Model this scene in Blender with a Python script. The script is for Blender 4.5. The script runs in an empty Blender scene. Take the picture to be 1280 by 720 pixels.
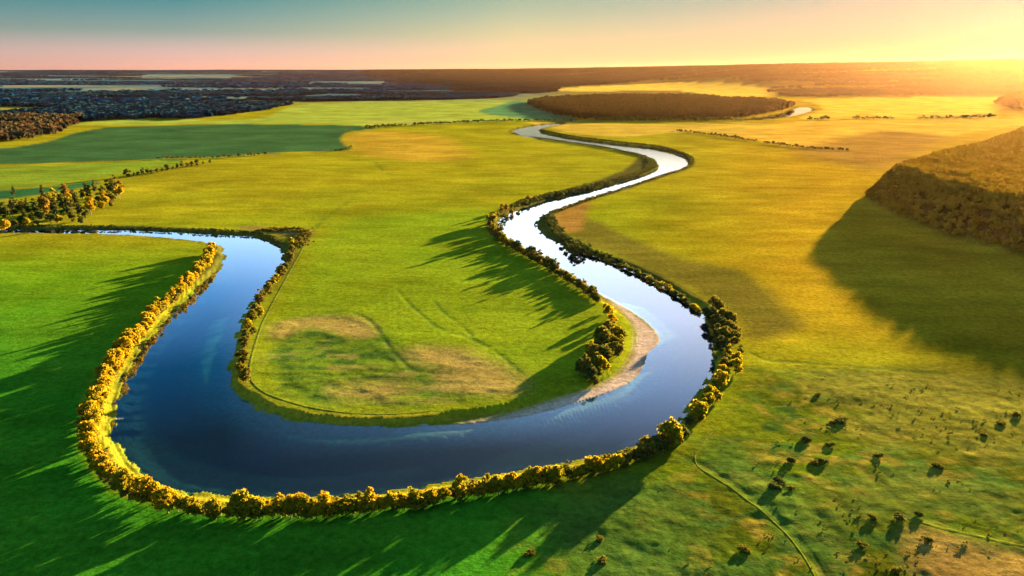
import bpy, math, random
import numpy as np
from mathutils import Vector

rng = np.random.default_rng(7)
random.seed(7)
R = math.radians

# ------------------------------------------------------------------ scene, camera
sc = bpy.context.scene
COL = sc.collection
F, PITCH, H = 950.0, 16.0, 120.0           # focal length in 1280-wide pixels, tilt, metres above the river
SUN_AZ, SUN_EL = 36.5, 7.1

cam_d = bpy.data.cameras.new('camera')
cam_d.lens = 36.0 * F / 1280.0
cam_d.sensor_width = 36.0
cam_d.clip_start = 1.0
cam_d.clip_end = 120000.0
cam = bpy.data.objects.new('camera', cam_d)
cam.location = (0, 0, H)
cam.rotation_euler = (R(90 - PITCH), 0, 0)
COL.objects.link(cam)
sc.camera = cam


def gp(px, py, z=0.0):
    """ground point (metres) seen at a pixel of the 1280x720 photograph"""
    cx, cy = (px - 640.0) / F, (360.0 - py) / F
    s, c = math.sin(R(PITCH)), math.cos(R(PITCH))
    dy, dz = c + cy * s, cy * c - s
    k = (H - z) / max(-dz, 1e-4)
    return (cx * k, dy * k)


def gpoly(pts):
    return np.array([gp(*p) for p in pts])


def smooth_curve(P, n=4, closed=False):
    P = np.asarray(P, float)
    out = []
    N = len(P)
    rngi = range(N) if closed else range(N - 1)
    for i in rngi:
        if closed:
            p0, p1, p2, p3 = P[(i - 1) % N], P[i], P[(i + 1) % N], P[(i + 2) % N]
        else:
            p0, p1, p2, p3 = P[max(i - 1, 0)], P[i], P[i + 1], P[min(i + 2, N - 1)]
        for k in range(n):
            t = k / n
            out.append(0.5 * ((2 * p1) + (-p0 + p2) * t + (2 * p0 - 5 * p1 + 4 * p2 - p3) * t * t + (-p0 + 3 * p1 - 3 * p2 + p3) * t ** 3))
    if not closed:
        out.append(P[-1])
    return np.array(out)


def seg_dist(x, y, A, B, lim=None):
    best = np.full(x.shape, 1e18)
    for a, b in zip(A, B):
        dx, dy = b[0] - a[0], b[1] - a[1]
        l2 = dx * dx + dy * dy + 1e-12
        t = np.clip(((x - a[0]) * dx + (y - a[1]) * dy) / l2, 0, 1)
        ex, ey = x - a[0] - t * dx, y - a[1] - t * dy
        np.minimum(best, ex * ex + ey * ey, out=best)
    return np.sqrt(best)


def line_dist(x, y, P, far=60.0):
    d = np.full(x.shape, far)
    m = (x > P[:, 0].min() - far) & (x < P[:, 0].max() + far) & (y > P[:, 1].min() - far) & (y < P[:, 1].max() + far)
    if m.any():
        d[m] = np.minimum(far, seg_dist(x[m], y[m], P[:-1], P[1:]))
    return d


def poly_sdf(x, y, P, far=60.0):
    """signed distance, positive inside, clipped to +-far outside the neighbourhood"""
    d = np.full(x.shape, -far)
    m = (x > P[:, 0].min() - far) & (x < P[:, 0].max() + far) & (y > P[:, 1].min() - far) & (y < P[:, 1].max() + far)
    if not m.any():
        return d
    xs, ys = x[m], y[m]
    Q = np.roll(P, -1, axis=0)
    dist = seg_dist(xs, ys, P, Q)
    ins = np.zeros(xs.shape, bool)
    for a, b in zip(P, Q):
        c = (a[1] > ys) != (b[1] > ys)
        if c.any():
            ins ^= c & (xs < (b[0] - a[0]) * (ys - a[1]) / (b[1] - a[1] + 1e-12) + a[0])
    d[m] = np.where(ins, dist, -np.minimum(dist, far))
    return d


def sstep(a, b, v):
    t = np.clip((v - a) / (b - a), 0, 1)
    return t * t * (3 - 2 * t)


def vnoise(x, y, seed=0):
    xi, yi = np.floor(x).astype(np.int64), np.floor(y).astype(np.int64)
    xf, yf = x - xi, y - yi
    u, v = xf * xf * (3 - 2 * xf), yf * yf * (3 - 2 * yf)

    def hsh(i, j):
        n = (i * 374761393 + j * 668265263 + seed * 974634777) & 0xFFFFFFFF
        n = ((n ^ (n >> 13)) * 1274126177) & 0xFFFFFFFF
        n = n ^ (n >> 16)
        return (n & 0xFFFF) / 65535.0
    a, b, c, d = hsh(xi, yi), hsh(xi + 1, yi), hsh(xi, yi + 1), hsh(xi + 1, yi + 1)
    return (a * (1 - u) + b * u) * (1 - v) + (c * (1 - u) + d * u) * v


def fbm(x, y, seed=0, o=4):
    s, a, t = 0, 1.0, 0
    for k in range(o):
        s = s + a * vnoise(x, y, seed + k * 17)
        t += a
        a *= 0.5
        x, y = x * 2.03 + 5.1, y * 2.03 + 3.7
    return s / t


# ------------------------------------------------------------------ the plan of the valley
OUTER = [(-420, 283), (-200, 285), (0, 291), (120, 292.5), (180, 295), (240, 301), (262, 304), (275, 308), (281, 318), (278, 330), (265, 345), (245, 362),
         (222, 383), (200, 405), (180, 428), (165, 450), (152, 475), (144, 500), (142, 525), (144, 550), (152, 570), (165, 587),
         (185, 602), (215, 613), (250, 619), (300, 623), (350, 624), (400, 622), (450, 618), (500, 613), (550, 606), (600, 598),
         (650, 590), (700, 581), (750, 571), (790, 561), (820, 550), (840, 537), (850, 525), (862, 508), (875, 490), (887, 470),
         (893, 448), (894, 430), (888, 410), (880, 396), (868, 383), (850, 371), (825, 356), (800, 343), (775, 332), (750, 323),
         (728, 317), (708, 316), (703, 307), (688, 300), (676, 292), (670, 283), (672, 275), (685, 267), (710, 258), (735, 249),
         (770, 239), (800, 229), (830, 219), (850, 213), (860, 206), (857, 198), (845, 192), (825, 187), (800, 183.5), (770, 180.5),
         (740, 177), (715, 173.5), (693, 169), (676, 165), (674, 162), (684, 159), (704, 155.5)]
INNER = [(704, 154), (680, 156), (655, 159.5), (642, 163.5), (645, 168), (660, 171.5), (690, 175.5), (720, 179.5), (750, 184), (780, 189.5),
         (805, 196), (820, 203), (822, 210), (810, 217), (790, 223), (765, 230), (735, 238), (705, 245), (680, 251), (655, 260),
         (637, 268), (625, 276), (621, 284), (625, 293), (635, 301), (650, 309), (665, 318), (685, 328), (705, 340), (725, 352),
         (745, 366), (768, 378), (790, 391), (812, 408), (822, 425), (808, 440), (801, 458), (786, 476), (760, 489), (730, 499),
         (700, 508), (660, 518), (610, 526), (560, 530), (520, 532), (480, 534), (440, 534), (400, 531), (365, 525), (330, 515),
         (302, 500), (287, 485), (287, 460), (293, 430), (301, 402), (317, 375), (335, 352), (348, 337), (354, 322), (352, 314),
         (343, 305), (325, 298), (300, 294.5), (230, 291), (150, 288), (0, 286.5), (-200, 281), (-420, 279)]
RIVER = np.vstack([smooth_curve(gpoly(OUTER), 4), smooth_curve(gpoly(INNER), 4)])
RIVER_FAR = smooth_curve(gpoly([(925, 149.5), (955, 146.5), (980, 141.5), (990, 137), (1002, 134.5), (1016, 136.5), (1010, 140), (990, 145), (960, 148.8), (928, 150.6)]), 4, True)
POND_FAR = smooth_curve(gpoly([(652, 115.2), (662, 113.4), (676, 114.4), (672, 116.6), (658, 116.4)]), 4, True)

SAND = smooth_curve(gpoly([(752, 366), (770, 376), (790, 390), (815, 408), (828, 425), (814, 442), (806, 462), (790, 480), (762, 493), (730, 503), (700, 513), (660, 522), (615, 529), (575, 534), (572, 529), (610, 523), (650, 514),
                           (690, 502), (732, 489), (763, 475), (782, 456), (793, 433), (791, 410), (777, 391)]), 3, True)
CROP = smooth_curve(gpoly([(-300, 196), (-100, 190), (0, 187), (60, 178), (100, 166), (150, 159), (250, 157), (330, 156), (400, 157), (445, 158), (470, 161), (440, 165), (426, 171),
                           (430, 182), (438, 188), (400, 190), (330, 193), (270, 198), (200, 200), (100, 204), (0, 207), (-200, 212), (-300, 214)]), 3, True)
HILL = smooth_curve(np.array([(342, 735), (326, 660), (321, 590), (325, 520), (352, 462), (430, 420), (560, 385), (760, 360), (1100, 360), (1300, 900), (1250, 1500), (1040, 1480),
                              (840, 1292), (690, 1120), (560, 968), (470, 880), (398, 800)], float), 4, True)
ROUGH = gpoly([(950, 470), (1100, 470), (1300, 480), (1700, 560), (1700, 900), (700, 900), (690, 720), (700, 650), (760, 610), (850, 590), (900, 560), (930, 500)])
ROUGH_IN = smooth_curve(gpoly([(330, 430), (350, 405), (400, 395), (450, 400), (500, 430), (560, 440), (620, 455), (650, 480), (630, 500), (560, 515), (480, 520), (400, 515), (345, 500), (328, 470)]), 3, True)

TRACKS = {  # footpaths and field tracks: pixel line, width in metres
    'footpath': ([(893, 541), (884, 553), (874, 566), (868, 576), (872, 588), (884, 597), (915, 617), (945, 641), (972, 664), (995, 690), (1015, 722), (1030, 760)], .6),
    'bank_path': ([(386, 297), (372, 325), (357, 352), (342, 380), (328, 408), (319, 435), (313, 460), (314, 478), (330, 494), (360, 506), (400, 516), (445, 521), (490, 522), (540, 518)], 1.3),
    'field_track': ([(1150, 660), (1180, 668), (1220, 677), (1270, 688), (1340, 703)], 1.5),
}
DITCHES = [
    ([(940, 447), (960, 455), (1000, 458), (1060, 463), (1120, 468), (1180, 473)], 1.2, 0.9),
    ([(835, 568), (870, 584), (905, 603), (940, 628), (968, 650), (1000, 683), (1022, 715), (1040, 760)], 1.5, 1.0),
    ([(497, 366), (512, 384), (530, 400), (552, 416), (590, 428), (622, 446), (650, 470)], 1.3, 0.9),
    ([(540, 378), (553, 393), (572, 408), (590, 424)], 1.3, 0.8),
    ([(380, 400), (430, 392), (462, 405), (478, 425), (495, 448), (520, 468), (560, 470)], 1.6, 1.0),
    ([(440, 250), (425, 262), (405, 275), (390, 292)], 2.0, 0.5),
    ([(470, 205), (480, 215), (492, 221)], 2.5, 0.5),
    ([(1150, 653), (1220, 668), (1290, 684), (1340, 694)], 1.0, 0.8),
]
DARKLINES = [  # hedge-like dark strips far off: line, half width
    ([(430, 164), (480, 160), (540, 156.5), (600, 153.5), (660, 152), (720, 152.5)], 7.0),
    ([(1010, 150.5), (1100, 149.5), (1180, 149.5), (1245, 147)], 8.0),
    ([(830, 164), (880, 169), (930, 176), (970, 182), (1010, 187), (1060, 190)], 4.5),
    ([(200, 200), (270, 199), (340, 194), (430, 189), (436, 184)], 5.0),
    ([(690, 149), (760, 152), (850, 152), (925, 152)], 8.0),
]
FARFIELDS = [  # fields and a painted shade patch: polygon, albedo, soft edge m
    ([(-200, 166), (0, 184), (-200, 200)], (.10, .15, .02), 8),
    ([(-400, 216), (0, 210), (100, 206), (215, 201), (225, 207), (160, 218), (120, 225), (60, 232), (0, 238), (-400, 262)], (.070, .110, .010), 6),
    ([(92, 156), (160, 151), (265, 151), (330, 148), (352, 138), (382, 131), (450, 128.5), (560, 126.5), (640, 126), (625, 133), (600, 139), (640, 146), (690, 150), (600, 153), (520, 157), (460, 158), (400, 155.5), (250, 155.5), (120, 157.5)], (.115, .155, .022), 12),
    ([(598, 140), (625, 132), (650, 126), (690, 136), (720, 150), (690, 151), (640, 147)], (.035, .10, .045), 15),
    ([(428, 172), (445, 166), (500, 165), (545, 170), (575, 182), (590, 198), (540, 203), (480, 200), (446, 192), (436, 184)], (.165, .118, .012), 60),
    ([(660, 153), (760, 155), (850, 156), (950, 155), (1000, 158), (940, 172), (860, 166), (780, 172), (720, 168), (690, 161)], (.20, .15, .022), 12),
    ([(575, 108.5), (600, 106), (640, 106.5), (640, 111), (620, 112.5), (590, 111.5)], (.25, .20, .03), 40),
    ([(690, 113), (740, 108), (800, 106.5), (860, 107.5), (920, 111), (965, 116), (965, 121), (900, 121), (850, 114), (760, 114)], (.27, .20, .03), 40),
    ([(1005, 125), (1100, 122.5), (1250, 123), (1255, 133), (1225, 143), (1130, 149), (1040, 149.5), (1000, 148), (1030, 138), (1022, 130)], (.26, .175, .02), 25),
    ([(960, 157), (1040, 151), (1150, 151), (1240, 149), (1300, 148), (1300, 156), (1220, 165), (1180, 172), (1110, 165), (1050, 178), (1010, 187), (960, 178), (920, 170)], (.24, .155, .02), 14),
    ([(1005, 186), (1040, 176), (1100, 165), (1180, 172), (1150, 192), (1112, 214), (1060, 208), (1012, 198)], (.13, .080, .015), 60),  # brown patch, edges softened to imitate hazy shade
    ([(-300, 131), (30, 130), (130, 126.5), (200, 126), (330, 123.5), (330, 125), (200, 128), (60, 132), (-300, 134)], (.16, .10, .07), 30),
    ([(60, 119), (130, 117), (135, 120), (60, 121)], (.22, .16, .11), 40),
    ([(200, 114), (280, 114), (280, 117), (205, 117.5)], (.22, .14, .12), 60),
    ([(-100, 247), (0, 240), (60, 235), (115, 228), (122, 232), (60, 243), (0, 251), (-100, 257)], (.014, .060, .022), 6),
    ([(440, 151), (520, 150), (600, 151), (560, 153.5), (480, 155)], (.14, .16, .03), 10),
]
NEARPATCH = [
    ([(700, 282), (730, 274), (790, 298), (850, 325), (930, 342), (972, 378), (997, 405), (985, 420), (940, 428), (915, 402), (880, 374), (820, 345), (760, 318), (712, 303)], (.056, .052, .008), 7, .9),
    ([(684, 268), (712, 258), (738, 248), (732, 268), (728, 288), (704, 292), (690, 283)], (.13, .075, .018), 4, .9),
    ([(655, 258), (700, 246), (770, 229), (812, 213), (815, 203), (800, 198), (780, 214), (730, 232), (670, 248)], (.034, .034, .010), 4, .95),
    ([(332, 420), (352, 404), (400, 398), (452, 402), (470, 420), (440, 424), (390, 414), (355, 425)], (.14, .105, .030), 5, .8),
    ([(505, 440), (540, 436), (600, 446), (650, 476), (640, 496), (590, 492), (556, 488), (545, 466), (520, 455)], (.15, .110, .034), 8, .8),
    ([(430, 485), (500, 478), (520, 490), (480, 505), (430, 502)], (.14, .10, .03), 8, .6),
    ([(1000, 480), (1110, 470), (1300, 480), (1500, 560), (1280, 590), (1150, 560), (1050, 545), (1060, 515)], (.085, .085, .012), 12, .8),
    ([(900, 560), (960, 590), (1020, 640), (1060, 700), (1000, 690), (950, 640), (890, 590)], (.03, .062, .01), 6, .7),
    ([(720, 615), (800, 600), (860, 625), (880, 690), (860, 760), (760, 760), (700, 690), (690, 640)], (.03, .065, .01), 10, .75),
    ([(1150, 668), (1230, 685), (1330, 710), (1300, 760), (1180, 760), (1140, 700)], (.17, .11, .03), 5, .7),
    ([(1060, 600), (1280, 610), (1400, 640), (1280, 672), (1160, 650), (1060, 660), (1010, 640)], (.05, .065, .01), 10, .7),
    ([(295, 285), (385, 290), (388, 296), (378, 310), (362, 300), (340, 294)], (.085, .065, .02), 3, .9),
]
for L in (FARFIELDS, NEARPATCH):
    for i, e in enumerate(L):
        L[i] = (smooth_curve(gpoly(e[0]), 3, True),) + tuple(e[1:])
DITCHES = [(smooth_curve(gpoly(p), 5), w, d) for p, w, d in DITCHES]
DARKLINES = [(smooth_curve(gpoly(p), 5), w) for p, w in DARKLINES]
TRACKW = {k: (smooth_curve(gpoly(p), 8), w) for k, (p, w) in TRACKS.items()}

# heights of the skyline, from compass angle (tan) to metres
SKY_T = np.array([-3, -.75, -.5, -.3, -.15, 0, .12, .25, .4, .5, .58, .63, .66, .7, 1.0, 3.0])
SKY_Z = np.array([100, 108, 112, 116, 122, 140, 152, 166, 180, 188, 198, 203, 195, 182, 186, 120.])


def river_sdf(x, y):
    s = np.maximum(np.maximum(poly_sdf(x, y, RIVER, 80), poly_sdf(x, y, RIVER_FAR, 80)), poly_sdf(x, y, POND_FAR, 80))
    n = sstep(25, 5, np.abs(s)) * sstep(1500, 700, y) * sstep(-2, -14, poly_sdf(x, y, SAND, 30))                 # slumped, uneven water's edge
    return s + n * (3.0 * (fbm(x / 13, y / 13, 201, 3) - .5) + 1.2 * (vnoise(x / 3.5, y / 3.5, 207) - .5))


def ground_z(x, y, rs=None, hills=True):
    if rs is None:
        rs = river_sdf(x, y)
    r = np.hypot(x, y)
    z = 1.5 + 0.9 * (fbm(x / 170, y / 170, 3, 3) - 0.5) + 0.25 * (fbm(x / 18, y / 18, 9, 2) - .5)
    # hummocky rough pasture
    ro = sstep(-25, 25, poly_sdf(x, y, ROUGH, 60))
    n1 = fbm(x / 9, y / 9, 21, 3)
    n2 = vnoise(x / 22 + .3, y / 14, 5)
    z = z + ro * (.38 * sstep(.4, .85, n1) * sstep(.35, .7, n2) + .35 * (fbm(x / 4, y / 4, 8, 2) - .5))
    ri = sstep(-6, 8, poly_sdf(x, y, ROUGH_IN, 60))
    z = z + ri * (.4 * sstep(.4, .8, fbm(x / 14, y / 9, 31, 3)) - .2)
    for P, w, d in DITCHES:
        dd = line_dist(x, y, P, 30)
        z = z - .13 * d * (.5 + vnoise(x / 9, y / 9, 2)) * np.exp(-(dd / (.6 * w)) ** 2)
    # banks and bed
    sand = poly_sdf(x, y, SAND, 60)
    beach = sstep(-7, 2, sand + np.clip(9 + rs * 1.1, 0, 9))
    land_h = z + (.16 + .035 * np.clip(-rs, 0, 30) - z) * beach
    bankw = 2.6 + 4.2 * vnoise(x / 16, y / 16, 211)
    up = .10 + (land_h - .10) * sstep(0, bankw, -rs)
    # shelves: shallow water beside the inner bank
    shal = poly_sdf(x, y, SHELF, 60)
    deep = -.2 - 3.2 * sstep(0, 9, rs)
    shelf = -.2 - .4 * sstep(0, 3, rs) - 2.75 * sstep(0, 14, -shal)
    bed = np.where(shal > -14, np.maximum(deep, shelf), deep)
    z = np.where(rs > 0, bed, up)
    if hills:
        hd = poly_sdf(x, y, HILL, 80)
        hz = 27 * sstep(-2, 30, hd) + 4.0 * (fbm(x / 120, y / 120, 77, 3) - .5) * sstep(20, 80, hd)
        z = z + hz
        t = x / np.maximum(y, 1e-3)
        zt = np.interp(t, SKY_T, SKY_Z)
        zt = np.where(y <= 0, 100, zt)
        right = sstep(-.1, .35, t) * (y > 0)
        start = 9000 - 5300 * right
        end = 19000 - 10500 * right
        prof = sstep(0, 1, (r - start) / (end - start))
        z = z + prof * (zt - 8 + 16 * (fbm(x / 1500, y / 1500, 51, 3) - .5))
    return z


SHELF = smooth_curve(gpoly([(275, 400), (262, 425), (256, 450), (264, 482), (288, 512), (330, 532), (380, 545), (430, 549), (480, 547), (540, 541), (600, 534), (660, 524), (720, 508),
                            (770, 494), (800, 474), (812, 450), (830, 425), (820, 405), (780, 380), (700, 400), (560, 450), (330, 400)]), 3, True)
SHALLOW = smooth_curve(gpoly([(500, 541), (560, 537), (610, 530), (660, 522), (700, 512), (670, 510), (610, 522), (560, 529), (510, 533)]), 3, True)
SHELF_R = smooth_curve(gpoly([(667, 283), (669, 272), (690, 262), (712, 268), (706, 290), (690, 298), (676, 292)]), 3, True)


# ------------------------------------------------------------------ mesh helpers
def mesh_from(name, verts, quads, mats=(), smooth=True, attrs=None, midx=None):
    me = bpy.data.meshes.new(name)
    verts = np.asarray(verts, np.float32)
    quads = np.asarray(quads, np.int32)
    k = quads.shape[1]
    me.vertices.add(len(verts))
    me.vertices.foreach_set('co', verts.ravel())
    me.loops.add(quads.size)
    me.loops.foreach_set('vertex_index', quads.ravel())
    me.polygons.add(len(quads))
    me.polygons.foreach_set('loop_start', np.arange(0, quads.size, k, dtype=np.int32))
    me.polygons.foreach_set('loop_total', np.full(len(quads), k, np.int32))
    if smooth:
        me.polygons.foreach_set('use_smooth', np.ones(len(quads), bool))
    for m in mats:
        me.materials.append(m)
    if midx is not None:
        me.polygons.foreach_set('material_index', np.asarray(midx, np.int32))
    for an, av in (attrs or {}).items():
        a = me.attributes.new(an, 'FLOAT_COLOR', 'POINT')
        v = np.ones((len(verts), 4), np.float32)
        v[:, :3] = av
        a.data.foreach_set('color', v.ravel())
    me.update(calc_edges=True)
    return me


def link(name, data, parent=None, loc=None, kind=None, label=None, cat=None, group=None):
    o = bpy.data.objects.new(name, data)
    COL.objects.link(o)
    if parent is not None:
        o.parent = parent
    if loc is not None:
        o.location = loc
    if kind:
        o['kind'] = kind
    if label:
        o['label'] = label
    if cat:
        o['category'] = cat
    if group:
        o['group'] = group
    return o


def compact(verts, quads, *arrs):
    used = np.unique(quads)
    mp = np.zeros(len(verts), np.int64)
    mp[used] = np.arange(len(used))
    return (verts[used], mp[quads]) + tuple(a[used] for a in arrs)


# ------------------------------------------------------------------ materials
def new_mat(name):
    m = bpy.data.materials.new(name)
    m.use_nodes = True
    nt = m.node_tree
    nt.nodes.clear()
    out = nt.nodes.new('ShaderNodeOutputMaterial')
    return m, nt, out


def N(nt, typ, **kw):
    n = nt.nodes.new(typ)
    for k, v in kw.items():
        if k.startswith('i_'):
            n.inputs[k[2:].replace('_', ' ')].default_value = v
        else:
            setattr(n, k, v)
    return n


def noise(nt, vec, scale, detail=4, rough=.55):
    n = nt.nodes.new('ShaderNodeTexNoise')
    n.inputs['Scale'].default_value = scale
    n.inputs['Detail'].default_value = detail
    n.inputs['Roughness'].default_value = rough
    nt.links.new(vec, n.inputs['Vector'])
    return n.outputs['Fac']


def maprange(nt, v, a, b, c, d):
    n = nt.nodes.new('ShaderNodeMapRange')
    for i, x in zip((1, 2, 3, 4), (a, b, c, d)):
        n.inputs[i].default_value = x
    nt.links.new(v, n.inputs[0])
    return n.outputs[0]


def math_(nt, op, a, b):
    n = nt.nodes.new('ShaderNodeMath')
    n.operation = op
    for i, v in enumerate((a, b)):
        if isinstance(v, (int, float)):
            n.inputs[i].default_value = v
        else:
            nt.links.new(v, n.inputs[i])
    return n.outputs[0]


def scale_col(nt, col, fac):
    n = nt.nodes.new('ShaderNodeVectorMath')
    n.operation = 'SCALE'
    nt.links.new(col, n.inputs[0])
    nt.links.new(fac, n.inputs['Scale'])
    return n.outputs[0]


def ground_material():
    m, nt, out = new_mat('meadow_ground')
    g = nt.nodes.new('ShaderNodeNewGeometry')
    at = N(nt, 'ShaderNodeAttribute', attribute_name='landcover')
    P = g.outputs['Position']
    mp = nt.nodes.new('ShaderNodeMapping')      # mowing and growth streaks run across the valley
    mp.inputs['Rotation'].default_value = (0, 0, R(14))
    mp.inputs['Scale'].default_value = (.35, 1, 1)
    nt.links.new(P, mp.inputs['Vector'])
    a = maprange(nt, noise(nt, P, .011, 5), .3, .7, .72, 1.28)
    b = maprange(nt, noise(nt, mp.outputs[0], .06, 5), .3, .7, .80, 1.20)
    c = maprange(nt, noise(nt, P, .45, 4, .65), .25, .75, .58, 1.42)
    d = maprange(nt, noise(nt, P, 1.7, 2, .6), .25, .75, .72, 1.28)
    f = math_(nt, 'MULTIPLY', math_(nt, 'MULTIPLY', a, b), math_(nt, 'MULTIPLY', c, d))
    col = scale_col(nt, at.outputs['Color'], f)
    # patches of drier, yellower grass
    hs = nt.nodes.new('ShaderNodeHueSaturation')
    nt.links.new(maprange(nt, noise(nt, P, .025, 5, .6), .35, .65, .492, .506), hs.inputs['Hue'])
    nt.links.new(col, hs.inputs['Color'])
    bs = nt.nodes.new('ShaderNodeBsdfPrincipled')
    bs.inputs['Roughness'].default_value = .95
    bs.inputs['Specular IOR Level'].default_value = 0.0
    nt.links.new(hs.outputs['Color'], bs.inputs['Base Color'])
    bp = nt.nodes.new('ShaderNodeBump')
    bp.inputs['Strength'].default_value = .55
    bp.inputs['Distance'].default_value = .25
    hgt = math_(nt, 'ADD', noise(nt, P, .8, 4, .65), math_(nt, 'MULTIPLY', noise(nt, mp.outputs[0], .22, 3), 1.4))
    nt.links.new(hgt, bp.inputs['Height'])
    nt.links.new(bp.outputs[0], bs.inputs['Normal'])
    nt.links.new(bs.outputs[0], out.inputs['Surface'])
    return m


def water_material():
    m, nt, out = new_mat('river_water')
    g = nt.nodes.new('ShaderNodeNewGeometry')
    P = g.outputs['Position']
    bp = nt.nodes.new('ShaderNodeBump')
    bp.inputs['Strength'].default_value = .05
    bp.inputs['Distance'].default_value = .12
    nt.links.new(math_(nt, 'ADD', noise(nt, P, .35, 3), noise(nt, P, .05, 2)), bp.inputs['Height'])
    fr = nt.nodes.new('ShaderNodeFresnel')
    fr.inputs['IOR'].default_value = 1.8
    nt.links.new(bp.outputs[0], fr.inputs['Normal'])
    gl = nt.nodes.new('ShaderNodeBsdfGlossy')
    gl.inputs['Roughness'].default_value = .03
    gl.inputs['Color'].default_value = (.95, .97, 1, 1)
    nt.links.new(bp.outputs[0], gl.inputs['Normal'])
    tr = nt.nodes.new('ShaderNodeBsdfTransparent')
    tr.inputs['Color'].default_value = (.50, .80, .84, 1)
    mx = nt.nodes.new('ShaderNodeMixShader')
    # seen from below (light on its way to the bed) the surface lets about half of the low sun through
    fm = nt.nodes.new('ShaderNodeMix')
    nt.links.new(g.outputs['Backfacing'], fm.inputs[0])
    nt.links.new(fr.outputs[0], fm.inputs[2])
    fm.inputs[3].default_value = .45
    nt.links.new(fm.outputs[0], mx.inputs[0])
    nt.links.new(tr.outputs[0], mx.inputs[1])
    nt.links.new(gl.outputs[0], mx.inputs[2])
    nt.links.new(mx.outputs[0], out.inputs['Surface'])
    return m


def leaf_material(name, c1, c2, trans=.45, obj_random=True, nscale=.5, up=0.0):
    m, nt, out = new_mat(name)
    g = nt.nodes.new('ShaderNodeNewGeometry')
    nz = noise(nt, g.outputs['Position'], nscale, 3, .7)
    f = maprange(nt, nz, .3, .7, 0, 1)
    if obj_random:
        oi = nt.nodes.new('ShaderNodeObjectInfo')
        f = math_(nt, 'ADD', math_(nt, 'MULTIPLY', f, .55), math_(nt, 'MULTIPLY', oi.outputs['Random'], .45))
    mix = nt.nodes.new('ShaderNodeMix')
    mix.data_type = 'RGBA'
    mix.inputs[6].default_value = (*c1, 1)
    mix.inputs[7].default_value = (*c2, 1)
    nt.links.new(f, mix.inputs[0])
    df = nt.nodes.new('ShaderNodeBsdfDiffuse')
    tl = nt.nodes.new('ShaderNodeBsdfTranslucent')
    mx = nt.nodes.new('ShaderNodeMixShader')
    mx.inputs[0].default_value = trans
    nt.links.new(mix.outputs[2], df.inputs['Color'])
    nt.links.new(mix.outputs[2], tl.inputs['Color'])
    if up:                                  # closed canopy: leaf clumps shade with the canopy surface they belong to
        va = nt.nodes.new('ShaderNodeVectorMath')
        va.operation = 'ADD'
        va.inputs[1].default_value = (0, 0, up)
        nt.links.new(g.outputs['Normal'], va.inputs[0])
        vn = nt.nodes.new('ShaderNodeVectorMath')
        vn.operation = 'NORMALIZE'
        nt.links.new(va.outputs[0], vn.inputs[0])
        nt.links.new(vn.outputs[0], df.inputs['Normal'])
    nt.links.new(df.outputs[0], mx.inputs[1])
    nt.links.new(tl.outputs[0], mx.inputs[2])
    nt.links.new(mx.outputs[0], out.inputs['Surface'])
    return m


def plain_material(name, col, rough=.8, nscale=3.0, amp=.3):
    m, nt, out = new_mat(name)
    tc = nt.nodes.new('ShaderNodeTexCoord')
    f = maprange(nt, noise(nt, tc.outputs['Object'], nscale, 4), .3, .7, 1 - amp, 1 + amp)
    rgb = nt.nodes.new('ShaderNodeRGB')
    rgb.outputs[0].default_value = (*col, 1)
    bs = nt.nodes.new('ShaderNodeBsdfPrincipled')
    bs.inputs['Roughness'].default_value = rough
    nt.links.new(scale_col(nt, rgb.outputs[0], f), bs.inputs['Base Color'])
    nt.links.new(bs.outputs[0], out.inputs['Surface'])
    return m


M_GROUND = ground_material()
M_WATER = water_material()
M_BARK = plain_material('bark', (.09, .065, .045), .95, 2.0, .4)
LEAF = {
    'golden': leaf_material('golden_leaves', (.19, .122, .005), (.30, .215, .009), .5),
    'yellow-green': leaf_material('yellow_green_leaves', (.10, .105, .006), (.24, .175, .009), .5),
    'olive': leaf_material('olive_leaves', (.050, .058, .008), (.12, .095, .014), .4),
    'dark green': leaf_material('dark_green_leaves', (.026, .040, .010), (.062, .068, .016), .35),
    'russet': leaf_material('russet_leaves', (.10, .058, .010), (.17, .105, .014), .45),
}
M_HILLWOOD = leaf_material('hill_wood_leaves', (.20, .105, .007), (.27, .165, .010), .12, False, .10, 1.1)  # part of the warm sun veil is put into this autumn brown
M_WOODLEAF_BROWN = leaf_material('brown_wood_leaves', (.040, .026, .009), (.062, .040, .012), .1, False, .03, 1.2)
M_WOODLEAF_HAZE_BLUE = leaf_material('hazed_far_wood_leaves', (.006, .060, .112), (.014, .078, .134), .0, False, .004, 6)  # blue of the distance haze put into the leaf colour
M_WOODLEAF_HAZED_SPRUCE = leaf_material('hazed_spruce_wood_leaves', (.010, .046, .070), (.020, .054, .070), .0, False, .012, 4)  # spruce green shifted to blue to paint in distance haze
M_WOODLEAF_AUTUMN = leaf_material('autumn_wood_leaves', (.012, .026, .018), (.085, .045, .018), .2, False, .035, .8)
M_WOODLEAF_RIDGE = leaf_material('ridge_wood_leaves', (.032, .028, .026), (.054, .044, .034), .0, False, .004, 5)

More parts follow.
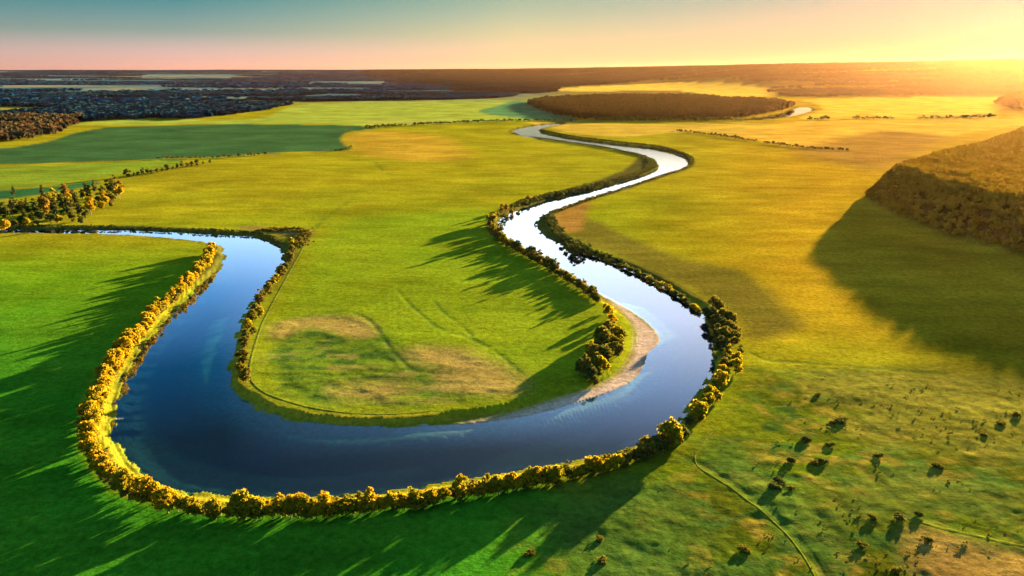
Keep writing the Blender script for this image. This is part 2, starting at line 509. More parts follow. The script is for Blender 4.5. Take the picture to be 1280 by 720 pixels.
# ------------------------------------------------------------------ ground sheet
th_front = np.linspace(R(-41), R(41), 901)
th_r = np.concatenate([np.linspace(R(41), R(75), 60)[1:], np.linspace(R(75), R(180), 30)[1:]])
TH = np.concatenate([-th_r[::-1], th_front, th_r[:-1]])          # compass angles round the camera, closed ring
dep = np.arange(R(52), R(1.1), -.00155)
rad = H / np.tan(dep)
far_r = np.geomspace(rad[-1] * 1.03, 21000, 60)
RAD = np.concatenate([[8, 25, 45, 62, 76], rad, far_r])
RAD = np.unique(np.round(RAD, 4))
nr, nth = len(RAD), len(TH)
rr, tt = np.meshgrid(RAD, TH, indexing='ij')
GX, GY = (rr * np.sin(tt)).ravel(), (rr * np.cos(tt)).ravel()
RS = river_sdf(GX, GY)
GZ = ground_z(GX, GY, RS)
idx = np.arange(nr * nth).reshape(nr, nth)
nxt = np.roll(idx, -1, axis=1)
QUADS = np.stack([idx[:-1], nxt[:-1], nxt[1:], idx[1:]], -1).reshape(-1, 4)


def mixc(c, col, w):
    w = w[:, None]
    return c * (1 - w) + np.asarray(col)[None] * w


def landcover(x, y, rs):
    r = np.hypot(x, y)
    t = x / np.maximum(y, 1.0)
    wob = 6 * (fbm(x / 25, y / 25, 61, 3) - .5)
    c = np.tile(np.array([.062, .108, .004]), (len(x), 1))
    big = fbm(x / 120, y / 120, 40, 4)
    c = mixc(c, (.092, .108, .004), sstep(.4, .65, big))
    c = mixc(c, (.125, .115, .006), sstep(300, 900, r) * .75)                 # paler hay meadows farther up the valley
    c = mixc(c, (.160, .104, .006), sstep(.12, .42, t) * sstep(200, 460, r) * .85)  # warmer towards the right: low sun glow through grass painted in
    # young green crop on the near and left bank
    crop_w = sstep(10, -18, x + 40 - np.clip(260 - y, 0, 400) * .9 + wob) * sstep(560, 420, y + wob)
    inside = poly_sdf(x, y, LOOP, 60)
    crop_w = crop_w * sstep(2, -8, inside)
    c = mixc(c, (.052, .112, .004), crop_w)
    c = mixc(c, (.016, .088, .005), crop_w * sstep(440, 255, y + .25 * (x + 200)))
    # meander meadow: fresher towards the far side
    c = mixc(c, (.068, .114, .005), sstep(0, 30, inside) * .7)
    ri = sstep(-4, 12, poly_sdf(x, y, ROUGH_IN, 60) + wob)
    c = mixc(c, (.045, .080, .008), ri * .8)
    c = mixc(c, (.016, .045, .008), ri * sstep(.5, .64, fbm(x / 10, y / 6, 66, 4)) * .8)
    c = mixc(c, (.12, .10, .03), ri * sstep(.55, .7, fbm(x / 14, y / 7, 67, 4)) * .6)
    rough = sstep(-20, 20, poly_sdf(x, y, ROUGH, 60) + wob * 3)
    c = mixc(c, (.031, .040, .003), rough * (.65 + .35 * sstep(.3, .65, fbm(x / 40, y / 40, 73, 4))))
    tuft = sstep(.52, .7, fbm(x / 6, y / 5, 91, 3))
    c = mixc(c, (.10, .080, .012), rough * tuft * .75)
    c = mixc(c, (.022, .05, .008), rough * sstep(.5, .66, fbm(x / 9, y / 5, 95, 4)) * .85)
    for P, col, soft in FARFIELDS:
        c = mixc(c, col, sstep(-soft * .5, soft * .5, poly_sdf(x, y, P, max(60, soft)) + (wob * soft / 14)))
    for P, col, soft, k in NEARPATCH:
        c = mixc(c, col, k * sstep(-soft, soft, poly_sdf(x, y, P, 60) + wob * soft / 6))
    cs = poly_sdf(x, y, CROP, 80)
    c = mixc(c, (.017, .048, .018), sstep(-5, 5, cs + wob * .6))
    # wood floors far off
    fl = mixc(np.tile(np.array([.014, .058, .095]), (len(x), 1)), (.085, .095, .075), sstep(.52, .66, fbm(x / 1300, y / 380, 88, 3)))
    wl = (sstep(2600, 4300, r) * sstep(.12, -.02, t) * .92)[:, None]       # far plain: spruce woods with haze blue painted in, paler clearings
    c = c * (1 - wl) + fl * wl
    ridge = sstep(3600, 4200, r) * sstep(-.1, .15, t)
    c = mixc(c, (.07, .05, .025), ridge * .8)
    for P, col, soft in FARFIELDS[6:9]:
        c = mixc(c, col, sstep(-soft * .5, soft * .5, poly_sdf(x, y, P, max(60, soft)) + (wob * soft / 14)))
    hd = poly_sdf(x, y, HILL, 60)
    c = mixc(c, (.120, .055, .008), sstep(-2, 10, hd + wob))
    for P, w in DARKLINES:
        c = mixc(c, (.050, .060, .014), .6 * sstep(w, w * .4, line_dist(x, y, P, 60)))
    for P, w, d in DITCHES:
        c = mixc(c, (.026, .060, .010), .45 * sstep(.15, .8, vnoise(x / 9, y / 9, 6)) * sstep(w * 1.3, w * .2, line_dist(x, y, P, 30)))
    for k, (P, w) in TRACKW.items():
        c = mixc(c, (.065, .085, .008), .5 * sstep(w * 1.6, w * .4, line_dist(x, y, P, 30)))
    # river margins
    out_d = -rs
    near_gold = sstep(470, 330, y + .25 * np.clip(x, -50, 200)) * sstep(160, 90, x)
    reed = sstep(6.8, 5.4, out_d + wob * .12) * sstep(.3, 2.4, out_d)
    strip2 = np.exp(-((out_d - 9.0 - wob * .1) / 1.5) ** 2)
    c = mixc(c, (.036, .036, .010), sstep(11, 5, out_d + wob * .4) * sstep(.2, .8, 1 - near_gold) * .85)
    c = mixc(c, (.085, .092, .008), sstep(6, 4.5, out_d) * near_gold * .9)
    c = mixc(c, (.120, .112, .008), reed * near_gold * .8)
    c = mixc(c, (.085, .12, .006), strip2 * near_gold * .5)
    sd = poly_sdf(x, y, SAND, 60)
    c = mixc(c, (.205, .168, .148), sstep(-1.2, 2.0, sd + wob * .18))
    # river bed: silt, paler on the shelves, dark and deep blue-green in the channel
    shal = np.maximum(poly_sdf(x, y, SHELF, 60), poly_sdf(x, y, SHELF_R, 60))
    bedc = mixc(np.tile(np.array([.004, .011, .016]), (len(x), 1)), (.028, .075, .070), sstep(-12, 6, shal + wob * .4))
    bedc = mixc(bedc, (.15, .16, .15), .85 * sstep(-3, 2.5, poly_sdf(x, y, SHALLOW, 60) + wob * .3))
    bedc = mixc(bedc, (.24, .19, .15), sstep(-12, 1, sd + wob * .5) * .8)
    c = np.where((rs > .2)[:, None], bedc, c)
    return np.clip(c, .002, .8)


LOOP = np.vstack([smooth_curve(gpoly(INNER[19:60]), 3), gpoly([(430, 270), (560, 262)])])
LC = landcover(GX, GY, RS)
LC = np.vstack([LC]).astype(np.float32)
VERT = np.stack([GX, GY, GZ], -1)
# disc under the camera closes the sheet
QC = VERT[QUADS].mean(1)
sd_f = poly_sdf(QC[:, 0], QC[:, 1], SAND, 60)
rs_f = river_sdf(QC[:, 0], QC[:, 1])
cr_f = poly_sdf(QC[:, 0], QC[:, 1], CROP, 80)
part = np.zeros(len(QUADS), int)
part[(sd_f > .6) & (rs_f < 1.5)] = 1
part[cr_f > 0] = 2
for k, nm in ((0, 'ground'), (1, 'sandbar'), (2, 'field')):
    v, q, lc = compact(VERT, QUADS[part == k], LC)
    if k == 0:
        n0 = len(v)
        first = np.where(np.hypot(v[:, 0], v[:, 1]) < RAD[0] + .01)[0]
    me = mesh_from(nm, v, q, [M_GROUND], True, {'landcover': lc})
    link(nm, me, kind='structure')
# the little patch of grass straight below the camera
first = idx[0]
cv = np.vstack([VERT[first], [[0, 0, float(ground_z(np.array([0.]), np.array([0.]))[0])]]])
cq = np.array([[i, len(first), (i + 1) % len(first)] for i in range(len(first))])
link('grass_patch', mesh_from('grass_patch', cv, cq, [M_GROUND], True, {'landcover': np.tile([.03, .11, .008], (len(cv), 1))}), kind='structure')

# ------------------------------------------------------------------ water
wq = QUADS[(RS[QUADS].max(1) > -3.0)]
wv = np.stack([GX, GY, np.full_like(GX, -.06)], -1)
v, q = compact(wv, wq)
link('river', mesh_from('river', v, q, [M_WATER], True), kind='structure')


# ------------------------------------------------------------------ tracks
def ribbon(name, P, w):
    P = np.asarray(P)
    seg = np.hypot(*np.diff(P, axis=0).T)
    s = np.concatenate([[0], np.cumsum(seg)])
    ss = np.arange(0, s[-1], .8)
    X, Y = np.interp(ss, s, P[:, 0]), np.interp(ss, s, P[:, 1])
    tx, ty = np.gradient(X), np.gradient(Y)
    l = np.hypot(tx, ty) + 1e-9
    nx, ny = -ty / l, tx / l
    ww = w * (.5 + .22 * (fbm(ss / 6, ss * 0, 12, 2) - .5))
    rows = []
    for k in (-1, -.33, .33, 1):
        xx, yy = X + nx * ww * k, Y + ny * ww * k
        rows.append(np.stack([xx, yy, ground_z(xx, yy) + (.10 if abs(k) < 1 else .02)], -1))
    V = np.stack(rows, 1).reshape(-1, 3)
    n = len(ss)
    q = [[i * 4 + k, i * 4 + k + 1, (i + 1) * 4 + k + 1, (i + 1) * 4 + k] for i in range(n - 1) for k in range(3)]
    col = np.tile([.062, .078, .008], (len(V), 1)) * (.8 + .5 * fbm(V[:, 0] / 5, V[:, 1] / 5, 4, 2))[:, None]
    link(name, mesh_from(name, V, q, [M_GROUND], True, {'landcover': col}), kind='structure')


ribbon('footpath', *TRACKW['footpath'])
ribbon('bank_path', *TRACKW['bank_path'])
ribbon('field_track', *TRACKW['field_track'])


# ------------------------------------------------------------------ trees
def leaf_cloud(centers, radii, n, size, seed, squash=.85, spread=.28):
    """n small leaf-clump quads lying over and inside a set of lobes; returns verts, quads"""
    r = np.random.default_rng(seed)
    centers, radii = np.asarray(centers, float), np.asarray(radii, float)
    w = radii ** 2 / (radii ** 2).sum()
    k = r.choice(len(radii), n, p=w)
    d = r.normal(size=(n, 3))
    d /= np.linalg.norm(d, axis=1)[:, None]
    d[:, 2] = np.where(d[:, 2] < -.5, -d[:, 2] * .6, d[:, 2])
    rad_ = radii[k] * (1 - spread * r.random(n) ** 1.5 + .10 * r.normal(size=n))
    c = centers[k] + d * rad_[:, None] * np.array([1, 1, squash])
    nrm = d * .8 + r.normal(size=(n, 3)) * .55
    nrm /= np.linalg.norm(nrm, axis=1)[:, None]
    a = np.cross(nrm, r.normal(size=(n, 3)))
    a /= np.linalg.norm(a, axis=1)[:, None]
    b = np.cross(nrm, a)
    s = size * (.6 + .8 * r.random(n))
    a, b = a * s[:, None], b * (s * (.6 + .5 * r.random(n)))[:, None]
    V = np.stack([c - a * .5 - b * .4, c + a * .5 - b * .5, c + a * .42 + b * .5, c - a * .5 + b * .45], 1).reshape(-1, 3)
    return V, np.arange(4 * n).reshape(-1, 4)


def tube(path, rads, sides=6):
    V, Q = [], []
    for i, (p, r_) in enumerate(zip(path, rads)):
        for k in range(sides):
            a = 2 * math.pi * k / sides
            V.append((p[0] + math.cos(a) * r_, p[1] + math.sin(a) * r_, p[2]))
        if i:
            b0, b1 = (i - 1) * sides, i * sides
            Q += [[b0 + k, b0 + (k + 1) % sides, b1 + (k + 1) % sides, b1 + k] for k in range(sides)]
    return V, Q


def trunk_mesh(name, h, r0, seed, limbs=4):
    rr_ = random.Random(seed)
    V, Q = [], []

    def add(v, q):
        o = len(V)
        V.extend(v)
        Q.extend([[a + o for a in f] for f in q])
    lean = (rr_.uniform(-.08, .08) * h, rr_.uniform(-.08, .08) * h)
    add(*tube([(0, 0, -.4), (0, 0, .3), (lean[0] * .4, lean[1] * .4, h * .4), (lean[0], lean[1], h * .85)], [r0 * 1.4, r0, r0 * .7, r0 * .2]))
    for k in range(limbs):
        a = 2 * math.pi * (k + rr_.random() * .6) / limbs
        z0 = h * rr_.uniform(.25, .5)
        L = h * rr_.uniform(.22, .36)
        add(*tube([(lean[0] * .4, lean[1] * .4, z0), (math.cos(a) * L * .6, math.sin(a) * L * .6, z0 + L * .6), (math.cos(a) * L, math.sin(a) * L, z0 + L * 1.1)], [r0 * .5, r0 * .3, r0 * .1], 5))
    return mesh_from(name, V, Q, [M_BARK], True)


PROTO = {}


def make_proto(kind, colour, var):
    """unit tree about 1 m... all sizes are for a tree 8 m tall (conifer 16 m, shrub 3 m)"""
    seed = hash((len(kind), len(colour), var)) % 100000 + var * 31 + sum(map(ord, kind + colour))
    r = np.random.default_rng(seed)
    if kind == 'tree':
        h = 8.0
        C, Rr = [(0, 0, 5.0)], [2.5]
        for k in range(9):
            a = r.random() * 6.28
            zz = r.uniform(1.3, 6.6)
            w = 1.9 * math.sin(math.pi * np.clip((zz - .8) / 7.2, 0, 1)) + .3
            C.append((math.cos(a) * w, math.sin(a) * w, zz))
            Rr.append(r.uniform(1.0, 1.7))
        C.append((r.uniform(-.5, .5), r.uniform(-.5, .5), 6.9)); Rr.append(1.1)
        V, Q = leaf_cloud(C, Rr, 700, .74, seed)
        tm = trunk_mesh('trunk', h * .8, .2, seed)
    elif kind == 'tall_tree':
        C, Rr = [(0, 0, 6.2)], [2.6]
        for k in range(12):
            a = r.random() * 6.28
            zz = r.uniform(3, 12.5)
            w = 2.2 * math.sin(math.pi * np.clip((zz - .5) / 14, 0, 1)) + .2
            C.append((math.cos(a) * w, math.sin(a) * w, zz))
            Rr.append(r.uniform(1.1, 1.9))
        C.append((0, 0, 13.2)); Rr.append(1.1)
        V, Q = leaf_cloud(C, Rr, 760, .95, seed)
        tm = trunk_mesh('trunk', 12, .28, seed)
    elif kind == 'conifer':
        C, Rr = [], []
        for k in range(26):
            f = (k + r.random()) / 26
            a = r.random() * 6.28
            w = 3.0 * (1 - f) ** .85 * r.uniform(.45, .95)
            C.append((math.cos(a) * w, math.sin(a) * w, 2.0 + f * 13.6))
            Rr.append(.45 + 1.25 * (1 - f))
        V, Q = leaf_cloud(C, Rr, 720, .95, seed, .7)
        tm = trunk_mesh('trunk', 15.5, .3, seed, 3)
    else:
        C, Rr = [], []
        for k in range(6):
            a = r.random() * 6.28
            w = r.uniform(.2, 1.3)
            C.append((math.cos(a) * w, math.sin(a) * w, r.uniform(.35, 1.35)))
            Rr.append(r.uniform(.75, 1.15))
        V, Q = leaf_cloud(C, Rr, 260, .5, seed)
        tm = trunk_mesh('stem', 2.0, .07, seed, 4)
    V[:, 2] = np.maximum(V[:, 2], .05)
    cm = mesh_from('crown', V, Q, [LEAF[colour]], True)
    return cm, tm


ORD = ['first', 'second', 'third', 'fourth', 'fifth', 'sixth', 'seventh', 'eighth', 'ninth', 'tenth', 'eleventh', 'twelfth', 'thirteenth', 'fourteenth', 'fifteenth', 'sixteenth',
       'seventeenth', 'eighteenth', 'nineteenth', 'twentieth', 'twenty-first', 'twenty-second', 'twenty-third', 'twenty-fourth', 'twenty-fifth', 'twenty-sixth', 'twenty-seventh', 'twenty-eighth', 'twenty-ninth', 'thirtieth']
SAY = {'yellow-green': 'yellowish', 'dark green': 'dark'}
RADIUS = {'tree': 3.3, 'tall_tree': 3.6, 'conifer': 3.3, 'shrub': 1.9}
HEIGHT = {'tree': 8.2, 'tall_tree': 14.5, 'conifer': 16.0, 'shrub': 2.7}
NAMES = {'tree': 'bank_tree', 'tall_tree': 'broadleaf_tree', 'conifer': 'conifer_tree', 'shrub': 'shrub'}
n_var = {'tree': 5, 'tall_tree': 3, 'conifer': 3, 'shrub': 4}


def plant(kind, colour, x, y, height, label, group, zoff=0.0, wide=1.0):
    var = random.randrange(n_var[kind])
    key = (kind, colour, var)
    if key not in PROTO:
        PROTO[key] = make_proto(kind, colour, var)
    cm, tm = PROTO[key]
    z = float(ground_z(np.array([x]), np.array([y]))[0])
    s = height / HEIGHT[kind]
    root = link(NAMES[kind], None, None, (x, y, max(z, .15) + zoff), None, label, 'shrub' if kind == 'shrub' else 'tree', group)
    root.empty_display_size = .5
    root.scale = (s * wide, s * wide, s)
    root.rotation_euler = (0, 0, random.uniform(0, 6.28))
    link('stem' if kind == 'shrub' else 'trunk', tm, root)
    link('crown', cm, root)
    return root


def row(pts, kind, colours, size, rowname, group, ends, jit=1.2, mid=None, wide=1.0, kinds=None):
    """a run of trees; each counted from the nearer end of its run"""
    n = len(pts)
    for i, p in enumerate(pts):
        x, y = gp(p[0], p[1], 1.4)
        x += random.uniform(-jit, jit)
        y += random.uniform(-jit, jit)
        hgt = (p[2] if len(p) > 2 and p[2] else size) * random.uniform(.74, 1.28)
        colour = p[3] if len(p) > 3 else random.choice(colours)
        kd = p[4] if len(p) > 4 else kind
        if i <= (n - 1) / 2:
            pos = f'{ORD[i]} from {ends[0]} of {rowname}'
        else:
            pos = f'{ORD[n - 1 - i]} from {ends[1]} of {rowname}'
        if kd == 'tree' and len(p) < 5 and hgt > 4 and random.random() < .3:
            kd, hgt = 'tall_tree', hgt * 1.12
        what = {'tree': 'tree', 'tall_tree': 'slender tree', 'conifer': 'conifer', 'shrub': 'bush'}[kd]
        plant(kd, colour, x, y, hgt, f'{SAY.get(colour, colour)} {what}, {pos}', group, wide=wide)


def along(pts, n):
    P = np.array(pts, float)
    W = gpoly([(a, b) for a, b in pts])
    s = np.concatenate([[0], np.cumsum(np.hypot(*np.diff(W, axis=0).T))])
    q = np.linspace(0, s[-1], n)
    return [(float(np.interp(v, s, P[:, 0])), float(np.interp(v, s, P[:, 1]))) for v in q]


# the golden row down the left bank, in three runs
row(along([(266, 316), (260, 333), (243, 352), (222, 371), (200, 392)], 24), 'tree', ['golden', 'golden', 'yellow-green'], 7.4, 'upper golden row on left bank', 'golden trees along the left bank', ('river spit', 'field corner'))
row(along([(193, 399), (176, 418), (156, 444), (140, 470), (128, 494)], 20), 'tree', ['golden'], 7.6, 'middle golden row on left bank', 'golden trees along the left bank', ('far end', 'near end'), wide=1.08)
row(along([(124, 504), (117, 526), (114, 548), (117, 568), (126, 588), (142, 607), (162, 622), (186, 632), (212, 640)], 28), 'tree', ['golden', 'golden', 'golden', 'yellow-green'], 7.2, 'golden row round the left bend', 'golden trees along the left bank', ('upper end', 'lower end'), .8)
# near bank, left to right
row([(222, 641, 4.5), (236, 643, 5), (246, 645, 5), (269, 649, 6.5), (285, 648, 3.5), (301, 651, 7), (309, 650, 7.5), (318, 650, 7)], 'tree', ['yellow-green'], 6, 'gappy yellow row below left bend', 'yellow trees along the near bank', ('left end', 'right end'), .5)
row(along([(331, 650), (400, 648), (462, 643)], 19), 'tree', ['yellow-green', 'golden'], 6.2, 'dense yellow row below dark water', 'yellow trees along the near bank', ('left end', 'right end'), .8)
row(along([(470, 641), (520, 637), (545, 634)], 13) + [(557, 629, 5.5), (575, 629, 7)], 'tree', ['yellow-green', 'golden'], 5.8, 'short yellow row before the gap', 'yellow trees along the near bank', ('left end', 'right end'), .7)
row(along([(593, 624), (660, 612), (697, 606)], 22), 'tree', ['golden', 'yellow-green'], 5.3, 'golden row along middle near bank', 'yellow trees along the near bank', ('left end', 'right end'), .7)
row(along([(712, 600), (750, 592), (785, 582)], 16), 'tree', ['yellow-green', 'golden', 'olive'], 4.8, 'mixed row right of golden row', 'yellow trees along the near bank', ('left end', 'right end'), .7)
row([(795, 577, 7.5, 'olive'), (806, 574, 6.5, 'olive'), (816, 570, 6, 'dark green'), (827, 566, 6, 'olive')], 'tree', ['olive'], 6, 'dull clump beside big round tree', 'yellow trees along the near bank', ('left end', 'right end'), .5)
x, y = gp(838, 560, 1.4)
plant('tree', 'yellow-green', x, y, 10.5, 'biggest round yellow topped tree at the lower right corner of the river', 'trees on the right bank', wide=1.1)
x, y = gp(850, 556, 1.4)
plant('tree', 'dark green', x, y, 7.5, 'dark green tree right beside the biggest round yellow topped tree', 'trees on the right bank')
# right bank going up
row([(862, 533, 5, 'dark green'), (868, 526, 7), (876, 529, 6), (872, 519, 6, 'olive'), (880, 517, 6.5), (885, 511, 6), (887, 503, 7), (894, 503, 6.5), (892, 494, 6, 'olive')], 'tree', ['yellow-green'], 6.5, 'yellow clump low on right bank', 'trees on the right bank', ('near end', 'far end'), .5)
row([(900, 485, 6.5), (902, 475, 7), (905, 466, 6, 'olive'), (908, 455, 6, 'olive'), (912, 448, 7), (920, 457, 6.5), (921, 468, 6), (925, 446, 5, 'olive')], 'tree', ['yellow-green', 'golden'], 6.5, 'yellow clump beside right bank ditch', 'trees on the right bank', ('near end', 'far end'), .5)
row([(899, 440, 7), (896, 428, 7.5), (905, 430, 8, 'olive'), (914, 434, 7, 'olive'), (900, 418, 7.5), (909, 420, 7, 'olive'), (892, 412, 7.5), (902, 408, 7.5, 'olive'), (912, 411, 8, 'olive'), (888, 402, 7.5), (897, 399, 7.5, 'olive'), (907, 401, 8, 'olive'), (883, 395, 8), (893, 392, 8, 'olive'), (901, 393, 7, 'olive'), (918, 424, 7, 'olive')], 'tree', ['dark green'], 8, 'dark grove on outer right bank', 'dark trees on the right bank', ('near end', 'far end'), .8)
# hedge of bushes along the far side of the right channel
row(along([(874, 386), (850, 370), (825, 354), (800, 341)], 20), 'shrub', ['olive', 'yellow-green', 'dark green'], 3.2, 'low hedge along right bank', 'bushes along the right bank', ('grove end', 'far end'), .8, wide=1.15)
row(along([(794, 338), (770, 328), (752, 321), (735, 316)], 13), 'shrub', ['dark green', 'olive'], 3.0, 'farther low hedge along right bank', 'bushes along the right bank', ('near end', 'far end'), .8, wide=1.15)
row([(730, 316, 5), (724, 316, 5.5), (718, 315, 6), (712, 314, 6), (708, 309, 5), (716, 309, 5), (703, 303, 5), (726, 311, 5)], 'tree', ['dark green'], 5, 'dark clump jutting into bright channel', 'dark trees on the right bank', ('near end', 'far end'), .5)
# left bank of the right channel, a shadow-casting line
row([(622, 272, 6), (628, 267, 6), (634, 264, 6), (640, 261, 6), (647, 258, 6), (653, 255, 6), (660, 252, 6), (631, 272, 5), (639, 266, 5)], 'tree', ['russet', 'russet', 'olive'], 6, 'russet clump where the channel turns', 'trees on the inner bank of the channel', ('near end', 'far end'), .8)
row(along([(615, 279), (614, 288), (620, 297), (632, 305)], 10), 'tree', ['olive', 'russet', 'yellow-green'], 9.0, 'brown row at the channel bend', 'trees on the inner bank of the channel', ('far end', 'near end'), 1.2)
row(along([(638, 309), (655, 319), (675, 331), (695, 342)], 14), 'tree', ['olive', 'dark green', 'yellow-green'], 7.5, 'olive row along inner channel bank', 'trees on the inner bank of the channel', ('far end', 'near end'), .8)
row(along([(702, 347), (718, 357), (735, 369), (748, 379)], 10), 'tree', ['yellow-green', 'olive'], 5.5, 'small tree row above the sandbar', 'trees on the inner bank of the channel', ('far end', 'near end'), .8)
row([(757, 390, 6, 'golden'), (763, 399, 6, 'golden'), (766, 407, 6, 'golden'), (765, 415, 7, 'golden'), (760, 424, 8), (770, 427, 7), (776, 428, 7), (754, 430, 8), (768, 436, 7, 'olive'), (776, 438, 7)], 'tree', ['olive', 'yellow-green'], 7, 'upper grove behind the sandbar', 'trees behind the sandbar', ('far tip', 'near side'), .6)
row([(748, 429, 8), (758, 437, 7.5, 'olive'), (763, 446, 8, 'yellow-green'), (770, 446, 7, 'olive'), (756, 447, 7, 'yellow-green'), (746, 443, 7.5, 'dark green'), (752, 455, 8, 'dark green'), (760, 456, 7, 'olive'), (747, 463, 8, 'yellow-green'), (755, 465, 6, 'yellow-green')], 'tree', ['yellow-green'], 8, 'middle grove behind the sandbar', 'trees behind the sandbar', ('far side', 'near side'), .6)
row([(737, 452, 7, 'yellow-green'), (742, 455, 8), (733, 461, 7), (740, 466, 7, 'olive'), (748, 472, 6), (731, 470, 7), (738, 476, 6, 'dark green'), (726, 470, 6, 'dark green'), (744, 479, 5)], 'tree', ['olive', 'yellow-green'], 7, 'lower grove behind the sandbar', 'trees behind the sandbar', ('far side', 'near tip'), .6)
# inner bank of the left leg
row([(364, 306, 6.5, 'yellow-green'), (366, 317, 5), (363, 328, 6), (357, 338, 5), (351, 347, 6.5), (346, 353, 6), (341, 358, 5), (336, 368, 6.5), (330, 374, 6)], 'tree', ['olive', 'olive', 'yellow-green'], 6, 'thin row inside the left leg', 'trees on the inner bank of the left leg', ('far end', 'middle'), .5)
row([(327, 383, 7), (321, 391, 7), (326, 396, 6), (316, 402, 7), (312, 412, 7), (317, 419, 5), (309, 424, 7), (307, 435, 6), (304, 446, 5), (303, 457, 6), (302, 467, 5), (307, 477, 6)], 'tree', ['olive', 'russet', 'olive', 'yellow-green'], 5.6, 'brown row at the inner bend', 'trees on the inner bank of the left leg', ('far end', 'near end'), .5)
# grove at the left edge
row([(0, 272, 13, 'dark green', 'tall_tree'), (9, 276, 14, 'dark green', 'tall_tree'), (7, 291, 9, 'golden', 'tree'), (17, 270, 13, 'dark green', 'conifer'), (24, 266, 13, 'olive', 'tall_tree'), (27, 281, 9, 'dark green', 'tree'), (34, 283, 7, 'yellow-green', 'tree'), (35, 268, 15, 'dark green', 'conifer'), (40, 278, 11, 'dark green', 'tall_tree'), (20, 284, 8, 'dark green', 'tree')],
    'tree', ['dark green'], 12, 'dark western grove at left edge', 'mixed grove at the left edge', ('frame edge', 'middle'), 1)
row([(19, 244, 11, 'dark green', 'conifer'), (55, 262, 24, 'dark green', 'conifer'), (48, 270, 13, 'dark green', 'tall_tree'), (58, 272, 15, 'russet', 'tall_tree'), (66, 259, 14, 'yellow-green', 'tall_tree'), (70, 268, 13, 'dark green', 'tall_tree'), (75, 279, 9, 'yellow-green', 'tree'), (82, 250, 17, 'russet', 'tall_tree'), (87, 256, 14, 'golden', 'tall_tree'), (64, 280, 9, 'dark green', 'tree'), (86, 271, 12, 'dark green', 'tall_tree'), (92, 278, 10, 'olive', 'tree')],
    'tall_tree', ['dark green'], 14, 'middle grove at left edge', 'mixed grove at the left edge', ('isolated conifer', 'field side'), 1)
row([(98, 260, 14, 'dark green', 'conifer'), (100, 270, 14, 'dark green', 'tall_tree'), (107, 275, 13, 'dark green', 'tall_tree'), (108, 262, 14, 'dark green', 'tall_tree'), (115, 269, 13, 'golden', 'tall_tree'), (120, 240, 15, 'dark green', 'conifer'), (123, 258, 14, 'dark green', 'tall_tree'), (131, 257, 14, 'golden', 'tall_tree'), (127, 262, 9, 'golden', 'tree'), (138, 245, 14, 'dark green', 'tall_tree'), (145, 240, 14, 'olive', 'tall_tree'), (150, 250, 13, 'golden', 'tall_tree'), (153, 243, 12, 'russet', 'tall_tree'), (141, 254, 10, 'olive', 'tree'), (112, 252, 13, 'dark green', 'tall_tree')],
    'tall_tree', ['dark green'], 14, 'golden eastern grove near left edge', 'mixed grove at the left edge', ('dark side', 'meadow side'), 1)
row([(161, 221, 9), (168, 221, 6), (174, 219, 6), (180, 219, 8), (186, 218, 7), (191, 217.5, 7), (197, 216, 6), (203, 215, 7), (209, 214, 8), (216, 212.5, 6), (222, 211, 7), (228, 210, 8), (234, 209, 6), (241, 208, 7), (248, 207, 7), (256, 206, 6), (264, 205, 7)], 'tree', ['dark green', 'olive'], 7, 'thin tree line across left meadow', 'tree line across the left meadow', ('grove end', 'far end'), 2)

# bushes dotted over the rough pasture
SHR = [((1023, 495), 2.2, 'the farthest pasture bush left of centre'), ((1051, 527), 3.2, 'the spiky pasture bush above the two round ones'), ((1041, 529), 2.2, 'the small pasture bush against the spiky one'),
       ((1010, 553), 3.6, 'the upper left pasture bush near the river trees'), ((1038, 556), 2.8, 'the round pasture bush in the upper right of the group'), ((992, 578), 3.8, 'the lower left pasture bush above the dark strip'),
       ((1026, 578), 3.6, 'the wide pasture bush below the round one'), ((1017, 580), 2.4, 'the little bush left against the wide pasture bush'), ((975, 603), 3.4, 'the dark bush on the ditch edge'), ((968, 612), 3.2, 'the lowest dark bush on the ditch edge'),
       ((988, 612), 2.0, 'the small bush right of the ditch edge'), ((1098, 570), 2.6, 'the lone bush in the middle of the pasture'), ((1172, 584), 2.8, 'the bush with a long shadow at the right of the pasture'),
       ((1090, 650), 2.8, 'the low bush left of the twin dark bushes'), ((1126, 650), 3.2, 'the left of the twin dark bushes near the bottom'), ((1150, 644), 3.0, 'the right of the twin dark bushes near the bottom'), ((1160, 676), 2.6, 'the bush above the brown bank at bottom right'),
       ((1078, 684), 2.2, 'the small bush near the bottom of the pasture'), ((1250, 530), 2.6, 'the bush at the right edge of the pasture'), ((1268, 520), 2.8, 'the taller bush at the right edge of the pasture'), ((1120, 716), 2.4, 'the lowest bush at the bottom of the pasture'),
       ((663, 694), 2.4, 'the bush on the olive patch at bottom centre'), ((752, 703), 2.6, 'the bush at the bottom of the right olive patch'), ((748, 676), 2.0, 'the small bush on top of the right olive patch'), ((930, 690), 2.4, 'the bush left of the footpath at the bottom'),
       ((1230, 545), 2.0, 'the low bush below the right edge pair')]
for (p, hgt, where) in SHR:
    x, y = gp(p[0], p[1], 1.5)
    col = 'dark green' if hgt > 2.9 else 'olive'
    plant('shrub', col, x, y, hgt * .58 * random.uniform(.8, 1.15), f'{SAY.get(col, col)} bush, {where}', 'bushes on the rough pasture', wide=random.uniform(1.3, 2.0))


